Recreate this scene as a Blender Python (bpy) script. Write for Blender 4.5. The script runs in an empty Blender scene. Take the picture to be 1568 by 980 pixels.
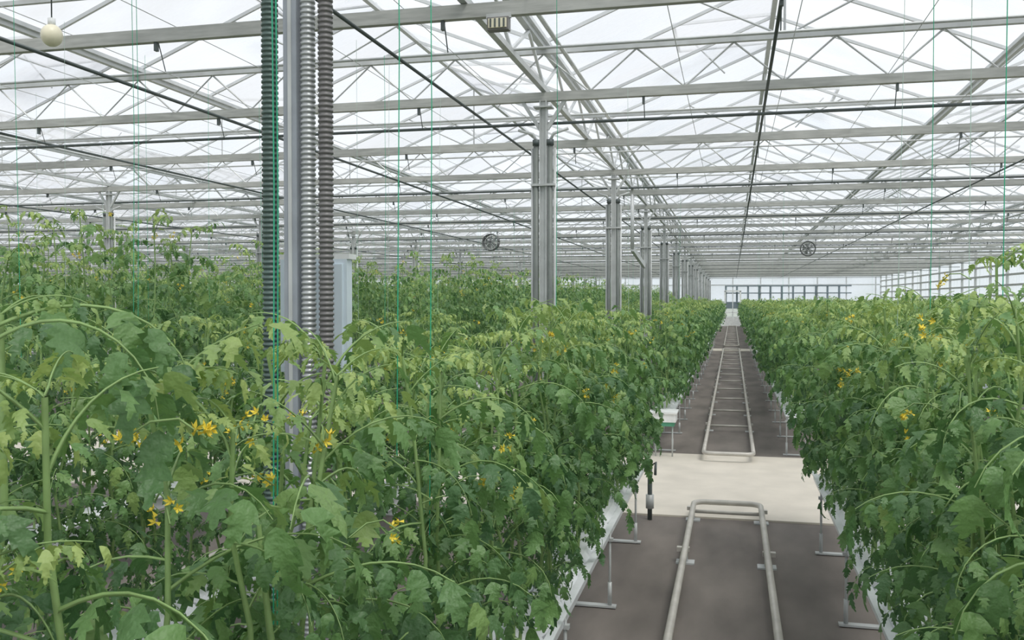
import bpy, math, random
import numpy as np
from mathutils import Vector, Matrix
random.seed(7); rng=np.random.RandomState(11)
scene=bpy.context.scene
scene.view_settings.view_transform='Standard'
scene.view_settings.look='None'
scene.view_settings.exposure=0.13

# ---------------------------------------------------------------- materials
def new_mat(name):
    m=bpy.data.materials.new(name); m.use_nodes=True
    nt=m.node_tree; nt.nodes.clear()
    out=nt.nodes.new('ShaderNodeOutputMaterial')
    return m,nt,out
def N(nt,t,**kw):
    n=nt.nodes.new(t)
    for k,v in kw.items(): setattr(n,k,v)
    return n
def simple(name,col,rough=.5,metal=0.,var=.12,scale=8.,stretch=(1,1,1),bump=0.,spec=.5):
    m,nt,out=new_mat(name)
    p=N(nt,'ShaderNodeBsdfPrincipled')
    p.inputs['Roughness'].default_value=rough; p.inputs['Metallic'].default_value=metal
    p.inputs['Specular IOR Level'].default_value=spec
    tc=N(nt,'ShaderNodeTexCoord'); mp=N(nt,'ShaderNodeMapping'); mp.inputs['Scale'].default_value=stretch
    nz=N(nt,'ShaderNodeTexNoise'); nz.inputs['Scale'].default_value=scale; nz.inputs['Detail'].default_value=5
    nt.links.new(tc.outputs['Object'],mp.inputs[0]); nt.links.new(mp.outputs[0],nz.inputs['Vector'])
    r=N(nt,'ShaderNodeValToRGB')
    r.color_ramp.elements[0].position=.3; r.color_ramp.elements[1].position=.7
    r.color_ramp.elements[0].color=[c*(1-var) for c in col]+[1]
    r.color_ramp.elements[1].color=[min(1,c*(1+var)) for c in col]+[1]
    nt.links.new(nz.outputs['Fac'],r.inputs[0]); nt.links.new(r.outputs[0],p.inputs['Base Color'])
    if bump>0:
        b=N(nt,'ShaderNodeBump'); b.inputs['Strength'].default_value=bump
        nt.links.new(nz.outputs['Fac'],b.inputs['Height']); nt.links.new(b.outputs[0],p.inputs['Normal'])
    nt.links.new(p.outputs[0],out.inputs[0])
    return m
M_steel=simple('galvanised_steel',(.54,.56,.56),.45,.15,.12,6)
M_beam=simple('beam_steel',(.43,.44,.42),.55,.05,.18,5,(1,8,8))
M_dark=simple('dark_pipe',(.10,.12,.12),.5,.2)
M_white=simple('white_paint',(.80,.82,.82),.4)
M_rail=simple('rail_pipe_paint',(.50,.48,.44),.4,.1,.15,6)
M_gutter=simple('white_gutter_film',(.82,.85,.88),.35,0,.08,6,bump=.15)
M_cloth=simple('ground_cloth',(.165,.145,.13),.75,0,.38,2.2,(1,.35,1),.2)
M_conc=simple('pale_concrete',(.62,.575,.50),.7,0,.08,3,bump=.05)
M_hg=simple('green_hose',(.10,.15,.135),.45,.1)
M_hs=simple('silver_hose',(.46,.48,.49),.35,.3)
M_hb=simple('grey_ribbed_hose',(.19,.185,.185),.45,.1)
M_hgrey=simple('grey_hose',(.17,.19,.18),.5,.1)
M_post=simple('painted_post',(.32,.35,.39),.45,.1)
M_board=simple('pale_blue_plastic',(.66,.75,.82),.35,0,.05)
M_twine=simple('green_twine',(.03,.45,.25),.6)
M_twine2=simple('pale_twine',(.45,.60,.52),.6)
M_alu=simple('aluminium_frame',(.66,.68,.69),.4,.1,.06)
M_fan=simple('fan_grey',(.16,.17,.17),.5,.2)
M_lamp=simple('lamp_globe_white',(.85,.80,.62),.3)
M_green=simple('green_plastic',(.10,.34,.22),.4)
M_out=simple('outdoor_ground',(.30,.33,.27),.9,0,.2,.2)
M_bld=simple('blue_grey_frame',(.20,.25,.28),.6,0,.2,1.0)
M_bag=simple('grow_bag_film',(.80,.82,.84),.35,0,.08,9,bump=.3)

def glass_mat(name,tfac,col,scale,amp=.22):
    m,nt,out=new_mat(name)
    tr=N(nt,'ShaderNodeBsdfTransparent'); tr.inputs[0].default_value=(.98,.985,1,1)
    tl=N(nt,'ShaderNodeBsdfTranslucent'); df=N(nt,'ShaderNodeBsdfDiffuse')
    tl.inputs[0].default_value=(*col,1); df.inputs[0].default_value=(*col,1)
    mx=N(nt,'ShaderNodeMixShader'); mx.inputs[0].default_value=.35
    nt.links.new(tl.outputs[0],mx.inputs[1]); nt.links.new(df.outputs[0],mx.inputs[2])
    mx2=N(nt,'ShaderNodeMixShader')
    tc=N(nt,'ShaderNodeTexCoord'); mp=N(nt,'ShaderNodeMapping'); mp.inputs['Scale'].default_value=(1,2.2,1)
    nz=N(nt,'ShaderNodeTexNoise'); nz.inputs['Scale'].default_value=scale; nz.inputs['Detail'].default_value=4
    nt.links.new(tc.outputs['Object'],mp.inputs[0]); nt.links.new(mp.outputs[0],nz.inputs['Vector'])
    mr=N(nt,'ShaderNodeMapRange'); mr.inputs[1].default_value=.3; mr.inputs[2].default_value=.7
    mr.inputs[3].default_value=tfac-amp; mr.inputs[4].default_value=tfac+amp
    nt.links.new(nz.outputs['Fac'],mr.inputs[0]); nt.links.new(mr.outputs[0],mx2.inputs[0])
    nt.links.new(tr.outputs[0],mx2.inputs[1]); nt.links.new(mx.outputs[0],mx2.inputs[2])
    nt.links.new(mx2.outputs[0],out.inputs[0])
    return m
M_roof=glass_mat('roof_glass',.32,(.84,.85,.87),.9,.28)
M_roof2=glass_mat('roof_glass_dusty',.58,(.77,.78,.81),1.2,.25)
M_wallg=glass_mat('wall_glass',.5,(.86,.90,.92),.5)

def leaf_mat():
    m,nt,out=new_mat('tomato_leaf')
    at=N(nt,'ShaderNodeAttribute'); at.attribute_name='age'
    ge=N(nt,'ShaderNodeNewGeometry')
    r=N(nt,'ShaderNodeValToRGB')
    e=r.color_ramp.elements
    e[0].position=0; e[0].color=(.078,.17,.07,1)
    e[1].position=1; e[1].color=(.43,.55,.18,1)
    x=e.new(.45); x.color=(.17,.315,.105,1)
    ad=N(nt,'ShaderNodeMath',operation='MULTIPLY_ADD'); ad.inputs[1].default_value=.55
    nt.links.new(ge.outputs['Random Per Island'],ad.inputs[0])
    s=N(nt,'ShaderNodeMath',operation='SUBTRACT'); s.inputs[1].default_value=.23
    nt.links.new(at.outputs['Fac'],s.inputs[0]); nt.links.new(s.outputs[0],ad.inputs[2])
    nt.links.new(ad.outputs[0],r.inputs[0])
    p=N(nt,'ShaderNodeBsdfPrincipled'); p.inputs['Roughness'].default_value=.42
    p.inputs['Specular IOR Level'].default_value=.5
    tc=N(nt,'ShaderNodeTexCoord')
    nz=N(nt,'ShaderNodeTexNoise'); nz.inputs['Scale'].default_value=70
    nt.links.new(tc.outputs['Object'],nz.inputs['Vector'])
    b=N(nt,'ShaderNodeBump'); b.inputs['Strength'].default_value=.6; b.inputs['Distance'].default_value=.01
    nt.links.new(nz.outputs['Fac'],b.inputs['Height']); nt.links.new(b.outputs[0],p.inputs['Normal'])
    nt.links.new(r.outputs[0],p.inputs['Base Color'])
    t=N(nt,'ShaderNodeBsdfTranslucent'); hs=N(nt,'ShaderNodeHueSaturation'); hs.inputs['Value'].default_value=1.3; hs.inputs['Saturation'].default_value=1.1
    nt.links.new(r.outputs[0],hs.inputs['Color']); nt.links.new(hs.outputs[0],t.inputs[0])
    mx=N(nt,'ShaderNodeMixShader'); mx.inputs[0].default_value=.25
    nt.links.new(p.outputs[0],mx.inputs[1]); nt.links.new(t.outputs[0],mx.inputs[2])
    nt.links.new(mx.outputs[0],out.inputs[0]); return m
M_leaf=leaf_mat()
M_stem=simple('tomato_stem',(.27,.41,.15),.5,0,.2,20)
M_flower=simple('tomato_flower',(.88,.70,.07),.5,0,.1,40)

# ---------------------------------------------------------------- mesh builder
class MB:
    def __init__(s): s.v=[]; s.f=[]; s.m=[]; s.mats=[]; s.sm=[]
    def mi(s,mat):
        if mat not in s.mats: s.mats.append(mat)
        return s.mats.index(mat)
    def box(s,c,d,mat):
        x,y,z=c; a,b,h=d[0]/2,d[1]/2,d[2]/2
        s._hex([(x-a,y-b,z-h),(x+a,y-b,z-h),(x+a,y+b,z-h),(x-a,y+b,z-h),(x-a,y-b,z+h),(x+a,y-b,z+h),(x+a,y+b,z+h),(x-a,y+b,z+h)],mat)
    def _hex(s,vs,mat):
        o=len(s.v); s.v+=vs; k=s.mi(mat)
        for q in ((0,3,2,1),(4,5,6,7),(0,1,5,4),(1,2,6,5),(2,3,7,6),(3,0,4,7)):
            s.f.append(tuple(o+i for i in q)); s.m.append(k); s.sm.append(False)
    def bar(s,p1,p2,w,h,mat,up=(0,0,1)):
        p1=Vector(p1);p2=Vector(p2);t=(p2-p1).normalized();u=Vector(up)
        sd=t.cross(u)
        if sd.length<1e-4: sd=t.cross(Vector((1,0,0)))
        sd.normalize(); u=sd.cross(t)
        vs=[]
        for u_ in (-1,1):
            for p,sgn in ((p1,-1),(p1,1),(p2,1),(p2,-1)):
                vs.append(tuple(p+sd*(w/2*sgn)+u*(h/2*u_)))
        s._hex(vs,mat)
    def tube(s,pts,r,mat,n=8,smooth=True,rads=None,cap=True):
        pts=[Vector(p) for p in pts]; o=len(s.v); k=s.mi(mat)
        prev=None
        for i,p in enumerate(pts):
            t=(pts[min(i+1,len(pts)-1)]-pts[max(i-1,0)]).normalized()
            if prev is None:
                a=Vector((0,0,1)) if abs(t.z)<.9 else Vector((1,0,0))
                prev=t.cross(a).normalized()
            sd=(prev-t*prev.dot(t)).normalized(); prev=sd; u=t.cross(sd)
            rr=rads[i] if rads else r
            for j in range(n):
                a=2*math.pi*j/n
                s.v.append(tuple(p+sd*(rr*math.cos(a))+u*(rr*math.sin(a))))
        for i in range(len(pts)-1):
            for j in range(n):
                s.f.append((o+i*n+j,o+i*n+(j+1)%n,o+(i+1)*n+(j+1)%n,o+(i+1)*n+j)); s.m.append(k); s.sm.append(smooth)
        if cap and n>4:
            s.f.append(tuple(o+j for j in range(n))[::-1]); s.m.append(k); s.sm.append(False)
            e=o+(len(pts)-1)*n
            s.f.append(tuple(e+j for j in range(n))); s.m.append(k); s.sm.append(False)
    def quad(s,a,b,c,d,mat):
        o=len(s.v); s.v+=[tuple(a),tuple(b),tuple(c),tuple(d)]
        s.f.append((o,o+1,o+2,o+3)); s.m.append(s.mi(mat)); s.sm.append(False)
    def mesh(s,name):
        me=bpy.data.meshes.new(name); me.from_pydata(s.v,[],s.f)
        for m in s.mats: me.materials.append(m)
        me.polygons.foreach_set('material_index',s.m); me.polygons.foreach_set('use_smooth',s.sm)
        me.update(); return me
    def obj(s,name,parent=None,loc=(0,0,0)):
        return place(s.mesh(name),name,parent,loc)
def place(me,name,parent=None,loc=(0,0,0),rz=0,sc=(1,1,1)):
    o=bpy.data.objects.new(name,me); scene.collection.objects.link(o)
    o.location=loc; o.rotation_euler[2]=rz; o.scale=sc
    if parent: o.parent=parent
    return o
def empty(name,loc=(0,0,0)):
    return place(None,name,None,loc)

# ---------------------------------------------------------------- foliage
def frame(d,up):
    d=d/np.linalg.norm(d); s=np.cross(up,d); n=np.linalg.norm(s)
    if n<1e-3: s=np.array([0,1.,0]); n=1
    s=s/n; u=np.cross(d,s); return np.array([d,s,u])
TS=np.array([0,.08,.18,.30,.38,.52,.59,.72,.79,.90,1.0])
WS=np.array([.01,.20,.34,.50,.24,.42,.19,.28,.12,.11,.004])
DT=np.array([0,-.02,.0,.08,.0,.08,.0,.07,.0,.03,0])
SUB={0:list(range(11)),1:[0,2,3,4,5,7,10],2:[0,3,7,10]}
TH=np.sort(np.concatenate([TS,(TS[1:]+TS[:-1])/2]))
def leaflet(L,W,droop,fold,lod=0):
    if lod<0:
        ts=TH; wbase=np.interp(TH,TS,WS); wbase[1::2]*=np.array([1,1.12,.86]*4)[:len(wbase[1::2])]; dt=np.interp(TH,TS,DT)
    else:
        k_=SUB[lod]; ts=TS[k_]; dt=DT[k_]; wbase=WS[k_]
    n=len(ts); v=np.zeros((n*3,3))
    amp=.12 if lod>=0 else .07
    w=wbase*W*(1+rng.uniform(-amp,amp,n))
    ang=-droop*ts
    dx=np.concatenate([[0],np.cumsum(np.diff(ts)*np.cos(ang[:-1]))])*L
    dz=np.concatenate([[0],np.cumsum(np.diff(ts)*np.sin(ang[:-1]))])*L
    ca,sa=np.cos(ang),np.sin(ang)
    tw=rng.uniform(-.35,.35); fa=.28 if lod>=0 else .12
    ph=rng.uniform(0,6)
    for k,sg in ((1,1),(2,-1)):
        ff=fold+sg*tw*ts+rng.uniform(-fa,fa,n)+(.25*np.sin(ts*14+ph+sg) if lod<0 else 0)
        off=dt*L
        v[k::3,0]=dx+off*ca+(-sa)*(w*np.sin(ff))
        v[k::3,1]=sg*w*np.cos(ff)
        v[k::3,2]=dz+off*sa+ca*(w*np.sin(ff))
    v[0::3,0]=dx; v[0::3,2]=dz
    f=[]
    for i in range(n-1):
        a=i*3; b=a+3
        f.append((a,b,b+1,a+1)); f.append((a,a+2,b+2,b))
    return v,np.array(f)
def ntube(pts,rads,n=3):
    pts=np.array(pts); V=[]
    up=np.array([.1,.2,1.]); 
    for i,p in enumerate(pts):
        t=pts[min(i+1,len(pts)-1)]-pts[max(i-1,0)]
        F=frame(t,up if abs(t[2])<.9*np.linalg.norm(t) else np.array([1.,0,0]))
        for j in range(n):
            a=2*math.pi*j/n
            V.append(p+rads[i]*(math.cos(a)*F[1]+math.sin(a)*F[2]))
    f=[(i*n+j,i*n+(j+1)%n,(i+1)*n+(j+1)%n,(i+1)*n+j) for i in range(len(pts)-1) for j in range(n)]
    return np.array(V),np.array(f)
class FB:
    def __init__(s): s.V=[];s.F=[];s.M=[];s.A=[];s.o=0
    def add(s,v,f,m,age):
        s.V.append(v); s.F.append(f+s.o); s.M.append(np.full(len(f),m) if np.isscalar(m) else m)
        s.A.append(np.full(len(v),age) if np.isscalar(age) else age); s.o+=len(v)
    def pack(s): return np.concatenate(s.V),np.concatenate(s.F),np.concatenate(s.M),np.concatenate(s.A)
    def mesh(s,name):
        V,F,M,A=s.pack(); me=bpy.data.meshes.new(name)
        me.from_pydata(V.tolist(),[],F.tolist())
        for m in (M_leaf,M_stem,M_flower): me.materials.append(m)
        me.polygons.foreach_set('material_index',M.astype(np.int32))
        me.polygons.foreach_set('use_smooth',np.ones(len(F),dtype=bool))
        me.update()
        a=me.attributes.new('age','FLOAT','POINT'); a.data.foreach_set('value',A.astype(np.float32))
        print(name,len(F))
        return me
def compound(L,e0,bend,lw=1.0,lod=0):
    fb=FB(); n={-1:12,0:9,1:5,2:3}[lod]; s=np.linspace(0,1,n)
    ang=e0-bend*s**1.3; side=rng.uniform(-.35,.35)
    P=[np.zeros(3)]; T=[]
    for i in range(n):
        az=side*s[i]; t=np.array([math.cos(ang[i])*math.cos(az),math.cos(ang[i])*math.sin(az),math.sin(ang[i])]); T.append(t)
        if i<n-1: P.append(P[-1]+t*L/(n-1))
    P=np.array(P); T=np.array(T)
    v,f=ntube(P,np.linspace(.0033,.0011,n)*(.8+L),3 if lod<2 else 2); fb.add(v,f,1,.5)
    def put(si,sg,size,dang):
        si=min(1,si); p=np.array([np.interp(si,s,P[:,k]) for k in range(3)]); t=np.array([np.interp(si,s,T[:,k]) for k in range(3)])
        F=frame(t,np.array([0,0,1.]))
        d=F[0]*math.cos(dang)+F[1]*sg*math.sin(dang)+np.array([0,0,-1])*rng.uniform(.2,1.0)
        G=frame(d,np.array([0,0,1.])+F[0]*rng.uniform(-.5,.5)+F[1]*rng.uniform(-.5,.5))
        v,f=leaflet(size,size*rng.uniform(.55,.80)*lw,rng.uniform(.5,1.7),rng.uniform(-.25,.45),lod)
        v=v+np.array([.012,0,0]); fb.add(v@G+p,f,0,0.0)
    put(1,0,L*rng.uniform(.29,.36),0)
    if lod<2: prs=((.84,.25),(.64,.28),(.43,.26),(.24,.20))
    else: prs=((.8,.29),(.5,.31),(.25,.26))
    for si,sz in prs:
        for sg in (-1,1): put(si+rng.uniform(-.04,.04),sg,L*sz*rng.uniform(.8,1.15),rng.uniform(.9,1.35))
    if lod<=0:
        for si in (.74,.53,.33):
            sg=1 if rng.rand()<.5 else -1
            put(si,sg,L*.12,1.2); put(si,-sg,L*.10,1.2)
    return fb.pack()
pools={l:[compound(.33,rng.uniform(.15,.75),rng.uniform(1.1,2.2),lod=l) for _ in range(36)] for l in (0,1,2)}
pools_y={l:[compound(.20,rng.uniform(.6,1.2),rng.uniform(.6,1.6),.8,lod=l) for _ in range(14)] for l in (0,1,2)}
def rotz(a): c,s=math.cos(a),math.sin(a); return np.array([[c,s,0],[-s,c,0],[0,0,1.]])
def add_leaf(fb,src,p,az,sc,age,tilt=0,xs=1.0):
    V,F,M,A=src
    c,s=math.cos(tilt),math.sin(tilt); Rt=np.array([[c,0,s],[0,1,0],[-s,0,c]])
    W=(V*sc)@Rt@rotz(az); W=W*np.array([xs,1,1])
    fb.add(W+p,F,M,age)
def flowers(fb,p,az,big=1.0,lod=0):
    R=rotz(az)
    if lod==0:
        pts=[p, p+np.array([.04,0,.02])@R, p+np.array([.08,0,.02])@R, p+np.array([.12,0,-.01])@R]
        v,f=ntube(pts,[.002]*4); fb.add(v,f,1,.5)
    for i in range(rng.randint(3,7)):
        c=p+np.array([rng.uniform(.07,.12),rng.uniform(-.022,.022),rng.uniform(-.025,.02)])@R
        d=np.array([rng.uniform(-1,1),rng.uniform(-1,1),rng.uniform(-1.2,.1)]); F3=frame(d,np.array([.1,0,1.]))
        for j in range(5):
            a=j*2*math.pi/5; l=.0112*big; w=.5
            q=np.array([[0,0,0],[-.2*l,l*.55*math.cos(a-w),l*.55*math.sin(a-w)],[-.8*l,l*.9*math.cos(a),l*.9*math.sin(a)],[-.2*l,l*.55*math.cos(a+w),l*.55*math.sin(a+w)]])
            fb.add(q@F3+c,np.array([[0,1,2,3]]),2,1.)
        if lod==0:
            q=np.array([[0,-.003,0],[.010,0,-.003],[.010,0,.003],[0,.003,0]]); fb.add(q@F3+c,np.array([[0,1,2,3]]),2,1.)
def plant(fb,x,y,top,base=.55,step=.078,reach=1.0,start=.10,lod=0):
    n=8 if lod<2 else 4; zs=np.linspace(base,top,n); wx=x; wy=y; P=[]
    for z in zs:
        P.append(np.array([wx,wy,z])); wx+=rng.uniform(-.03,.03); wy+=rng.uniform(-.04,.04)
    v,f=ntube(P,np.linspace(.0075,.004,n),{0:5,1:3,2:3}[lod]); fb.add(v,f,1,.5)
    P=np.array(P); az=rng.uniform(0,6.28); z=base+start
    pool=pools[lod]; pool_y=pools_y[lod]
    while z<top:
        h=(z-base)/(top-base)
        p=np.array([np.interp(z,P[:,2],P[:,0]),np.interp(z,P[:,2],P[:,1]),z])
        az+=2.4+rng.uniform(-.5,.5)
        if top-z<.14: add_leaf(fb,pool_y[rng.randint(len(pool_y))],p,az,rng.uniform(.7,1.25),rng.uniform(.35,.8))
        else:
            sc=rng.uniform(.66,1.08)*reach*(.74+.26*min(1,h/.45))
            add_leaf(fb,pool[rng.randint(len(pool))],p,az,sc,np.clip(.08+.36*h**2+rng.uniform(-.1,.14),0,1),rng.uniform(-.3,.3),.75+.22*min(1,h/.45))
        z+=step*rng.uniform(.75,1.25)
    for _ in range(3 if lod<2 else 2):
        add_leaf(fb,pool_y[rng.randint(len(pool_y))],P[-1],rng.uniform(0,6.28),rng.uniform(.4,.8),.85,-.4)
    for _ in range(int(rng.rand()<.8) if lod<2 else int(rng.rand()<.35)):
        z=top-rng.uniform(0,.38); p=np.array([np.interp(z,P[:,2],P[:,0]),np.interp(z,P[:,2],P[:,1]),z])
        a=rng.uniform(0,6.28); flowers(fb,p+np.array([.09,0,.03])@rotz(a),a,1,lod)
def segment(name,top,n=12,step=.078,var=.1,reach=1.0,lod=0):
    fb=FB()
    for i in range(n):
        plant(fb,rng.choice([-1,1])*rng.uniform(.02,.10),2.4*(i+.5)/n+rng.uniform(-.07,.07),top+rng.uniform(-var,var*.8),step=step,reach=reach,lod=lod)
    return fb.mesh(name)
SH={0:[segment('tomato_foliage_near_%d'%i,1.74,17,.060,.14,1.0) for i in range(3)],
    1:[segment('tomato_foliage_mid_%d'%i,1.77,15,.064,.12,lod=1) for i in range(3)],
    2:[segment('tomato_foliage_far_%d'%i,1.79,11,.105,reach=1.1,lod=2) for i in range(3)]}
TL={0:[segment('tall_foliage_near_%d'%i,2.24,12,.076,.30) for i in range(2)],
    1:[segment('tall_foliage_mid_%d'%i,2.36,12,.083,.24,lod=1) for i in range(3)],
    2:[segment('tall_foliage_far_%d'%i,2.42,8,.14,.2,reach=1.12,lod=2) for i in range(3)]}

rowsx=[.76,-.84]+[-.84-1.6*k for k in range(1,38)]+[.76+1.6*k for k in range(1,6)]
def gutter(parent,x,y0,y1,detail):
    b=MB()
    b.box((x,(y0+y1)/2,.44),(.20,y1-y0,.012),M_gutter)
    for s in (-1,1):
        b.box((x+s*.10,(y0+y1)/2,.470),(.010,y1-y0,.09),M_gutter)
        b.box((x+s*.118,(y0+y1)/2,.515),(.036,y1-y0,.008),M_gutter)
    y=y0+.03
    while y<y1-.5 and (detail or y<14):
        L=min(.98,y1-y-.03); hh=.085
        o=[(-.085,.447),(.085,.447),(.09,.50),(.06,.447+hh),(-.06,.447+hh),(-.09,.50)]
        k=len(b.v); mi=b.mi(M_bag)
        for yy,sc in ((y,.7),(y+.04,1),(y+L-.04,1),(y+L,.7)):
            for (a,z) in o: b.v.append((x+a*sc,yy,.447+(z-.447)*sc))
        for i in range(3):
            for j in range(6):
                b.f.append((k+i*6+j,k+i*6+(j+1)%6,k+(i+1)*6+(j+1)%6,k+(i+1)*6+j)); b.m.append(mi); b.sm.append(False)
        b.f.append(tuple(k+j for j in range(6))); b.m.append(mi); b.sm.append(False)
        b.f.append(tuple(k+18+j for j in range(6))[::-1]); b.m.append(mi); b.sm.append(False)
        y+=1.0
    b.obj('growing_gutter',parent)
    if detail:
        b=MB(); y=y0+.25
        while y<min(y1,40):
            for s in (-1,1):
                b.tube([(x+s*.11,y,0),(x+s*.11,y,.50)],.009,M_steel,6)
                b.tube([(x+s*.11,y,.02),(x+s*.11,y,.16)],.014,M_steel,6)
            b.box((x,y,.425),(.26,.03,.02),M_steel); b.box((x,y,.012),(.30,.05,.012),M_steel)
            y+=1.55
        b.obj('gutter_stand',parent)
nseg=0
for ri,x in enumerate(rowsx):
    row=None
    for (ya,yb) in ((.7,7.9),(11.4,69.0)):
        ys=ya; idx=[]
        while ys<yb-.1:
            if x> -1.2*(ys+2.4)-1.0 and x< .38*(ys+2.4)+1.6: idx.append(ys)
            ys+=2.4
        if not idx: continue
        if row is None: row=empty('tomato_plant_row')
        for k,ys in enumerate(idx):
            d=math.hypot(x,ys+1.2)
            lod=0 if d<8.5 else (1 if d<(22 if abs(x)<3 else 17) else 2)
            ms=(TL if x<-3 else SH)[lod]
            me=ms[rng.randint(len(ms))]; fl=rng.rand()<.5
            zs=rng.uniform(.97,1.03)*(1.03 if x>0 and ya<5 else 1)
            place(me,'foliage',row,(x,ys+(2.4 if fl else 0),0),math.pi if fl else 0,(1,1,zs)); nseg+=1
        gutter(row,x,idx[0],idx[-1]+2.4,(abs(x)<3))
print('segments',nseg)
# foreground plants on the left: long drooping leaves near the lens
fb=FB()
st=[np.array([-1.04,.98,.55]),np.array([-.99,1.0,.95]),np.array([-1.02,1.03,1.3]),np.array([-.97,1.05,1.6]),np.array([-1.0,1.08,1.88])]
v,f=ntube(st,[.008,.0075,.007,.006,.005],7); fb.add(v,f,1,.5)
for az,z,sc in ((-.05,1.84,.95),(.7,1.86,.95),(-1.3,1.72,.8),(-.5,1.48,.8),(2.3,1.78,.9),(-.1,1.22,.8),(.9,1.35,.75)):
    add_leaf(fb,compound(.36,.45,2.1,.98,-1),np.array([-1.0,1.06,z]),az,sc,.16)
for _ in range(3): add_leaf(fb,compound(.2,.9,1.2,.8,-1),st[-1],rng.uniform(0,6.28),rng.uniform(.5,.8),.55,-.3)
st=[np.array([-.70,1.42,.55]),np.array([-.74,1.40,.85]),np.array([-.70,1.37,1.1]),np.array([-.75,1.38,1.35]),np.array([-.78,1.40,1.52])]
v,f=ntube(st,[.008,.0075,.007,.006,.004],7); fb.add(v,f,1,.5)
for az,z,sc in ((-.4,1.42,.7),(1.2,1.35,.7),(2.6,1.45,.7),(-1.6,1.2,.7),(.4,1.05,.7)):
    add_leaf(fb,compound(.34,.4,1.9,.9,-1),np.array([-.74,1.39,z]),az,sc,.28)
flowers(fb,np.array([-.90,1.14,1.70]),-.3,.9); flowers(fb,np.array([-1.0,1.1,1.54]),-1.,.85); flowers(fb,np.array([-.84,1.2,1.60]),-.8,.8)
place(fb.mesh('foreground_tomato'),'tomato_plant')
fb=FB()
for (x,y,t) in ((.80,2.85,2.02),(.86,3.1,2.0),(.98,2.9,1.97)):
    plant(fb,x,y,t,step=.10,reach=.8,start=.7)
flowers(fb,np.array([.66,2.9,1.83]),2.8,1.2); flowers(fb,np.array([.66,2.88,1.80]),3.1,1.2)
place(fb.mesh('tall_shoot'),'tomato_plant')

# ---------------------------------------------------------------- ground
b=MB(); b.quad((-62,-6.6,0),(10.4,-6.6,0),(10.4,70.2,0),(-62,70.2,0),M_cloth); b.obj('floor')
b=MB(); b.box((-25.8,9.75,.006),(72,3.3,.02),M_conc); b.obj('concrete_path')
b=MB(); b.box((-25.8,36.0,.006),(72,1.6,.02),M_conc); b.obj('concrete_path')
b=MB(); b.quad((-300,-200,-.05),(300,-200,-.05),(300,400,-.05),(-300,400,-.05),M_out); b.obj('ground_outside')

# pipe rails
def rail(cx,y0,y1,u0,u1,rungs,extra=()):
    b=MB(); g=.285; z=.115; r=.024; c=.10
    pts=[(cx-g,y0+(c if u0 else 0),z),(cx-g,y1-c,z)]+[(cx-g+c*(1-math.cos(t)),y1-c+c*math.sin(t),z) for t in np.linspace(.2,math.pi/2,6)]
    pts+=[(cx+g-c+c*math.sin(t),y1-c+c*math.cos(t),z) for t in np.linspace(0,math.pi/2,6)]
    pts+=[(cx+g,y0+(c if u0 else 0),z)]
    b.tube(pts,r,M_rail,10)
    if u0:
        pts=[(cx-g,y0+c,z)]+[(cx-g+c*(1-math.cos(t)),y0+c-c*math.sin(t),z) for t in np.linspace(.2,math.pi/2,6)]
        pts+=[(cx+g-c+c*math.sin(t),y0+c-c*math.cos(t),z) for t in np.linspace(0,math.pi/2,6)]
        b.tube(pts,r,M_rail,10)
    y=rungs[0]
    while y<rungs[1]:
        b.tube([(cx-g-.03,y,z-.035),(cx+g+.03,y,z-.035)],.016,M_rail,8)
        for s in (-1,1):
            b.box((cx+s*g,y,.045),(.03,.03,.09),M_steel); b.box((cx+s*g,y,.006),(.12,.10,.012),M_steel)
            b.box((cx+s*(g+.035),y,z-.01),(.03,.05,.03),M_rail)
        y+=rungs[2]
    for y in extra:
        for s in (-1,1):
            b.box((cx+s*g,y,.045),(.035,.03,.09),M_steel); b.box((cx+s*.30,y,.10),(.09,.045,.03),M_rail); b.box((cx+s*g,y,.006),(.13,.1,.012),M_steel)
    b.obj('pipe_rail_track')
rail(-.04,-2,8.25,False,True,(8.02,8.1,1),(2.2,4.4,6.7))
rail(-.04,10.9,34.8,True,True,(13.6,34.5,1.9))
rail(-.04,37.2,66,True,True,(39,65.5,2.4))
for cx in (-3.24,1.56):
    rail(cx,-2,8.1,False,True,(1.0,7.8,2.2)); rail(cx,11,34.5,True,True,(13.5,34,2.2))
b=MB(); b.tube([(-.69,7.95,0),(-.69,7.95,.48)],.02,M_dark,8); b.tube([(-.69,7.95,.1),(-.69,7.95,.22)],.035,M_steel,8); b.tube([(-.69,7.95,.46),(-.64,7.95,.50),(-.64,7.90,.40)],.012,M_dark,6); b.obj('drain_standpipe')
b=MB(); b.box((-.80,11.15,.50),(.30,.34,.10),M_white); b.box((-.80,11.15,.43),(.26,.30,.06),M_green); b.box((-.80,11.15,.56),(.33,.37,.02),M_white)
for s in (-1,1): b.tube([(-.80+s*.1,11.15,0),(-.80+s*.1,11.15,.42)],.01,M_steel,6)
b.obj('drain_collector_box')

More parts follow.
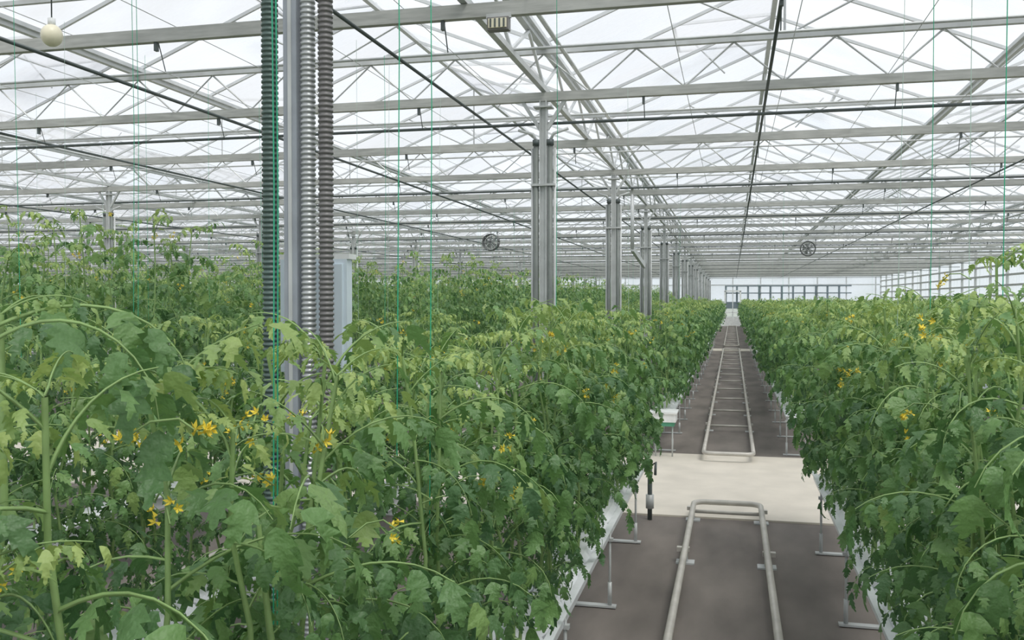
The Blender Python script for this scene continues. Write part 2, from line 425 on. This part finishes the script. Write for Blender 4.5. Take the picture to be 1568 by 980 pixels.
# ---------------------------------------------------------------- columns
def hose(b,x,y,z0,z1,r,mat,n=10,pitch=.019):
    pts=[];rads=[]; z=z0
    while z<z1:
        pts.append((x,y,z)); rads.append(r); pts.append((x,y,z+pitch*.45)); rads.append(r)
        pts.append((x,y,z+pitch*.55)); rads.append(r*.86); pts.append((x,y,z+pitch*.95)); rads.append(r*.86); z+=pitch
    b.tube(pts,r,mat,n,True,rads)
ZB=3.63
def col_mesh(h0):
    b=MB()
    if h0:
        b.box((0,-.02,ZB/2+.02),(.052,.05,ZB-.04),M_post); b.box((0,-.046,ZB/2),(.014,.006,ZB-.1),M_steel)
    else:
        b.box((0,0,ZB/2+.02),(.06,.03,ZB-.04),M_steel)
        for s in (-1,1): b.box((s*.027,0,ZB/2),(.010,.07,ZB),M_steel)
    b.box((0,0,.01),(.22,.22,.02),M_steel); b.box((0,0,ZB-.06),(.16,.12,.012),M_steel)
    for s in (-1,1): b.bar((s*.03,0,ZB-.25),(s*.20,0,ZB+.02),.03,.03,M_steel)
    if h0: 
        hose(b,-.088,-.03,.25,3.62,.031,M_hg,12); hose(b,.060,-.02,.25,3.62,.028,M_hs,12); hose(b,.130,-.02,.25,3.62,.028,M_hb,12)
    else:
        for s in (-1,1):
            b.tube([(s*.062,-.02,.2),(s*.062,-.02,3.26)],.024,M_hgrey,10)
            b.tube([(s*.098,.0,.2),(s*.098,.0,3.22)],.013,M_steel,8)
            b.tube([(s*.062,-.02,3.24),(s*.062,-.02,3.29)],.032,M_dark,10)
            b.tube([(s*.062,-.02,3.28),(s*.09,-.02,3.34),(s*.22,-.02,3.38)],.014,M_steel,6)
        for z in (1.0,2.9): b.box((0,-.01,z),(.21,.08,.02),M_steel)
    return b.mesh('steel_column')
cm0=col_mesh(True); cm1=col_mesh(False)
YL=[3+4.8*k for k in range(-1,15)]
for cx in (-1.6,-9.6,-17.6,-25.6,-33.6,-41.6):
    for y in YL:
        if y<0 or y>69 or cx< -1.2*y-2: continue
        n0=(y<4 and cx>-2)
        place(cm0 if n0 else cm1,'steel_column',None,(cx+(.022 if n0 else 0),y+(.12 if n0 else 0),0))
b=MB(); b.box((-1.585,3.30,1.84),(.28,.05,.44),M_board); b.box((-1.585,3.27,1.84),(.25,.012,.40),M_board); b.box((-1.585,3.31,2.07),(.30,.07,.02),M_white)
b.obj('control_cabinet')

# ---------------------------------------------------------------- roof structure
roof=empty('roof_structure')
X0,X1=-61.6,10.4; Y0,Y1=-6.6,70.2
ZG=4.12; ZR=4.95; XE=X1-.12; YE=Y1-.16
def xlim(y): return max(X0+.1,-1.2*max(y,0)-6)
g=MB()
for y in YL:
    if y>YE: continue
    xl=xlim(y)
    g.bar((xl,y,ZB+.03),(XE,y,ZB+.03),.06,.075,M_beam)
    g.bar((xl,y,ZB+.42),(XE,y,ZB+.42),.05,.040,M_steel)
    x=math.floor(xl)+.4; 
    while x<X1-.9 and y<46:
        g.tube([(x,y,ZB+.06),(x+.4,y,ZB+.40)],.008,M_steel,4,False); g.tube([(x+.4,y,ZB+.40),(x+.8,y,ZB+.06)],.008,M_steel,4,False)
        x+=.8
g.obj('trellis_girder',roof)
g=MB()
for y in YL:
    yh=y+2.4; xl=xlim(yh)
    if yh<YE:
        g.bar((xl,yh,ZB+.03),(XE,yh,ZB+.03),.05,.085,M_beam)
        g.bar((xl,yh,ZB+.33),(XE,yh,ZB+.33),.03,.03,M_steel)
    for dy,z,r,m in ((.15,ZB-.17,.014,M_dark),(1.25,ZB+.12,.011,M_steel),(3.6,ZB+.12,.011,M_steel)):
        if y+dy<YE: g.tube([(xl,y+dy,z),(XE,y+dy,z)],r,m,6)
g.obj('cross_beam',roof)
g=MB()
xs=[X1-4*k for k in range(19)]
for x in xs:
    if x<-45 or x>X1-.1: continue
    g.bar((x,Y0,ZG),(x,YE,ZG),.11,.035,M_alu); g.bar((x,Y0,ZG-.035),(x,YE,ZG-.035),.05,.04,M_alu)
    if abs((x+1.6)%8)<.01 :
        g.bar((x,Y0,ZB+.10),(x,YE,ZB+.10),.045,.045,M_steel)
        y=Y0
        while y<50:
            g.bar((x,y,ZB+.12),(x,y+.6,ZG-.06),.022,.022,M_alu); g.bar((x,y+.6,ZG-.06),(x,y+1.2,ZB+.12),.022,.022,M_alu); y+=1.2
g.obj('gutter_lattice',roof)
g=MB()
for x,z,r,m in ((.26,ZB-.03,.012,M_dark),(-2.25,ZB-.06,.012,M_dark),(-4.6,ZB-.04,.014,M_dark),(-1.35,ZB+.30,.02,M_white),(3.4,ZB-.03,.010,M_dark),(-7.2,ZB-.04,.014,M_dark),(-12.5,ZB-.04,.014,M_dark),(5.9,ZB+.1,.02,M_steel)):
    g.tube([(x,Y0,z),(x,YE,z)],r,m,6)
g.obj('overhead_pipe',roof)
g=MB()
x=-30.
while x<10.2:
    g.tube([(x,Y0,ZB+.085),(x,YE,ZB+.085)],.003,M_steel,4,False); x+=.8
g.obj('screen_wire',roof)
g=MB()
for y in YL:
    if y>36: break
    for yy in (y,y+2.4):
        x=math.ceil(xlim(yy))
        while x<10:
            g.box((x+.26,yy+.0,ZB-.035),(.02,.03,.07),M_dark); g.tube([(x+.26,yy+.1,ZB-.18),(x+.26,yy+.02,ZB)],.004,M_dark,4,False); x+=2.0
g.obj('pipe_hanger',roof)
gl=MB(); fr=MB(); vt=MB()
rr_=random.Random(3)
for i in range(len(xs)):
    xr=xs[i]; xl=xr-4; xm=xr-2
    if xl<X0-.1: break
    y=Y0
    while y<Y1-.01:
        ye=min(Y1,y+1.2)
        for (xa,za,xb,zb) in ((xl,ZG+.03,xm,ZR),(xm,ZR,xr,ZG+.03)):
            m=M_roof2 if rr_.random()<.28 else M_roof
            gl.quad((xa,y,za),(xb,y,zb),(xb,ye,zb),(xa,ye,za),m)
        y=ye
    if xl>-45: fr.bar((xm,Y0,ZR-.02),(xm,YE,ZR-.02),.05,.04,M_alu)
    y=Y0; k=0
    while y<Y1:
        if y<45 and xr>xlim(y)-2:
            fr.bar((xl,y,ZG+.01),(xm,y,ZR-.02),.024,.03,M_alu); fr.bar((xm,y,ZR-.02),(xr,y,ZG+.01),.024,.03,M_alu)
            if k%4==0:
                fr.tube([(xm,y,ZR-.05),(xm,y,ZB+.42)],.01,M_steel,4,False)
                fr.tube([(xl+1,y,(ZG+ZR)/2),(xm,y,ZB+.42)],.009,M_steel,4,False); fr.tube([(xr-1,y,(ZG+ZR)/2),(xm,y,ZB+.42)],.009,M_steel,4,False)
            if k%3==(i%3):
                s=1 if (k//3)%2 else -1
                a=(xm,y+.05,ZR+.02); c=(xm+s*1.05,y+.05,ZR-.02)
                a2=(xm,y+1.15,ZR+.02); c2=(xm+s*1.05,y+1.15,ZR-.02)
                vt.bar(a,c,.03,.03,M_alu); vt.bar(a2,c2,.03,.03,M_alu); vt.bar(c,c2,.04,.035,M_alu)
                vt.quad(a,c,c2,a2,M_roof2)
                vt.tube([(xm+s*.9,y+.6,ZR-.03),(xm+s*.5,y+.6,ZR-.45)],.009,M_steel,4,False)
        y+=1.2; k+=1
gl.obj('ceiling'); fr.obj('glazing_bar',roof); vt.obj('roof_vent',roof)
w=MB(); 
w.quad((X0,Y1,3.15),(X1,Y1,3.15),(X1,Y1,ZG+.1),(X0,Y1,ZG+.1),M_wallg)
w.quad((X0,Y1,0),(X1,Y1,0),(X1,Y1,3.15),(X0,Y1,3.15),M_wallg)
for x in np.arange(-56,X1+.01,2.0):
    w.box((x,Y1-.04,ZG/2),(.08,.08,ZG),M_alu)
for z in (.6,1.65,3.05,3.65,ZG):
    w.box(((X0+X1)/2,Y1-.05,z),(X1-X0,.07,.09),M_alu)
for x in np.arange(-.5,8.2,.8):
    w.box((x,Y1-.10,2.35),(.14,.06,1.3),M_bld)
w.box((3.9,Y1-.12,2.98),(8.9,.05,.10),M_bld); w.box((3.9,Y1-.12,2.45),(8.9,.05,.08),M_bld); w.box((3.9,Y1-.09,1.55),(8.9,.04,.5),M_bld)
for i in range(len(xs)-1):
    xr=xs[i]; w.quad((xr-4,Y1,ZG),(xr,Y1,ZG),(xr-2,Y1,ZR),(xr-2.01,Y1,ZR),M_wallg)
w.obj('wall_back')
w=MB()
for x in (-.55,.55): w.box((x,Y1-.3,1.3),(.12,.12,2.6),M_white)
w.box((0,Y1-.3,2.6),(1.22,.12,.12),M_white); w.box((0,Y1-.3,1.0),(1.1,.06,.08),M_white); w.box((0,Y1-.3,.35),(1.1,.06,.7),M_white); w.box((0,Y1-.3,1.8),(.06,.06,1.6),M_white)
w.obj('door_1')
w=MB(); w.quad((X1,Y0,0),(X1,Y1,0),(X1,Y1,ZG+.1),(X1,Y0,ZG+.1),M_wallg)
for y in np.arange(.6,Y1,2.4): w.box((X1-.05,y,ZG/2),(.09,.07,ZG),M_steel)
for z in (.8,1.5,2.1,2.5,2.9,3.3,3.7,ZG): w.box((X1-.06,(Y0+Y1)/2,z),(.06,Y1-Y0,.08),M_beam)
w.obj('wall_right')

# twine
t=MB()
for (x,y,z0) in ((-.852,1.592,.6),(-.857,1.586,.6),(-.84,2.22,1.5),(-.82,2.42,1.2),(-2.44,3.35,1.6),(-2.44,3.38,1.6),(-2.4,6.1,1.7),(-.84,4.4,1.7),(.76,3.9,1.7),(.76,2.9,1.9)):
    t.tube([(x,y,ZB),(x+.004,y+.01,(ZB+z0)/2),(x-.002,y,z0)],.0015,M_twine,4,False)
t.obj('support_twine')
t=MB()
for x in rowsx:
    if x<-20 or x>8: continue
    y=.9
    while y<30:
        if not 7.9<y<11.4 and x>-1.2*y-3 and (x<-3 or random.random()<.12):
            t.tube([(x,y,ZB),(x+random.uniform(-.03,.03),y,1.7)],.0012,M_twine2 if random.random()<.7 else M_twine,4,False)
        y+=.8 if x<-3 else .6
t.obj('support_twine')

def fan(x,y,z,r=.17):
    b=MB(); n=24
    for yy in (-.08,.0,.08):
        b.tube([(r*math.cos(a),yy,r*math.sin(a)) for a in np.linspace(0,2*math.pi,n+1)],.014 if yy else .022,M_fan,6)
    for rr in (.05,.09,.13):
        b.tube([(rr*math.cos(a),-.085,rr*math.sin(a)) for a in np.linspace(0,2*math.pi,n+1)],.003,M_alu,4)
    b.tube([(0,-.07,0),(0,.09,0)],.055,M_fan,12)
    for k in range(5):
        a=k*2*math.pi/5; c=(math.cos(a),math.sin(a)); d=(math.cos(a+.9),math.sin(a+.9))
        b.quad((.04*c[0],-.02,.04*c[1]),(.165*c[0],-.03,.165*c[1]),(.16*d[0],.03,.16*d[1]),(.04*d[0],.02,.04*d[1]),M_hgrey)
    for k in range(8):
        a=k*math.pi/4; b.tube([(.04*math.cos(a),-.09,.04*math.sin(a)),(r*math.cos(a),-.08,r*math.sin(a))],.003,M_alu,4)
    b.tube([(0,0,r),(0,0,ZB+.03-z)],.009,M_steel,6)
    b.obj('circulation_fan',None,(x,y,z))
fan(-5.9,22.2,3.36,.20); fan(2.05,27.0,3.36,.20)
b=MB(); pts=[];rd=[]
for i in range(13):
    a=math.pi*i/12; pts.append((0,0,.066*math.cos(a))); rd.append(max(.002,.062*math.sin(a)))
b.tube(pts,1,M_lamp,20,True,rd); b.tube([(0,0,.055),(0,0,.10)],.022,M_white,12); b.tube([(0,0,.09),(0,0,.6)],.004,M_dark,6)
b.obj('pendant_globe_lamp',None,(-3.93,4.66,3.47))
b=MB(); b.box((0,0,0),(.13,.06,.075),M_hb); b.box((0,-.035,.0),(.11,.012,.055),M_lamp)
for k in range(4): b.box((-.04+.027*k,-.043,0),(.010,.006,.05),M_dark)
b.box((0,0,.05),(.15,.02,.03),M_steel); b.obj('climate_sensor_box',None,(-1.36,5.30,ZB-.09))
b=MB(); b.bar((-1.62,17.3,2.55),(-1.60,15.0,2.75),.05,.09,M_alu); b.tube([(-1.60,15.0,2.75),(-1.60,15.0,ZB)],.03,M_alu,8); b.obj('pipe_bracket')

# ---------------------------------------------------------------- world
w=bpy.data.worlds.new('overcast_sky'); scene.world=w; w.use_nodes=True; nt=w.node_tree; nt.nodes.clear()
out=N(nt,'ShaderNodeOutputWorld'); bg=N(nt,'ShaderNodeBackground'); tc=N(nt,'ShaderNodeTexCoord'); sp=N(nt,'ShaderNodeSeparateXYZ')
nt.links.new(tc.outputs['Generated'],sp.inputs[0])
r=N(nt,'ShaderNodeValToRGB'); r.color_ramp.elements[0].position=0; r.color_ramp.elements[0].color=(.78,.84,.89,1); r.color_ramp.elements[1].position=.5; r.color_ramp.elements[1].color=(.88,.91,.95,1)
nt.links.new(sp.outputs[2],r.inputs[0])
nz=N(nt,'ShaderNodeTexNoise'); nz.inputs['Scale'].default_value=3.5; nz.inputs['Detail'].default_value=5
nt.links.new(tc.outputs['Generated'],nz.inputs['Vector'])
mr=N(nt,'ShaderNodeMapRange'); mr.inputs[1].default_value=.35; mr.inputs[2].default_value=.65; mr.inputs[3].default_value=.84; mr.inputs[4].default_value=1.12
nt.links.new(nz.outputs['Fac'],mr.inputs[0])
vm=N(nt,'ShaderNodeVectorMath',operation='SCALE'); nt.links.new(r.outputs[0],vm.inputs[0]); nt.links.new(mr.outputs[0],vm.inputs['Scale'])
nt.links.new(vm.outputs[0],bg.inputs[0]); bg.inputs[1].default_value=1.06
nt.links.new(bg.outputs[0],out.inputs[0])
sl=bpy.data.lights.new('hazy_sun','SUN'); sl.energy=2.6; sl.angle=math.radians(30); sl.color=(1,.97,.9)
so=bpy.data.objects.new('hazy_sun',sl); scene.collection.objects.link(so); so.rotation_euler=(math.radians(20),math.radians(22),0)

# ---------------------------------------------------------------- camera
cam=bpy.data.cameras.new('camera'); co=bpy.data.objects.new('camera',cam); scene.collection.objects.link(co)
co.location=(0,0,1.9); co.rotation_euler=(math.radians(90-1.22),0,math.radians(13.57))
cam.sensor_width=36; cam.lens=1400/1568*36; cam.clip_start=.05; cam.clip_end=600
scene.camera=co
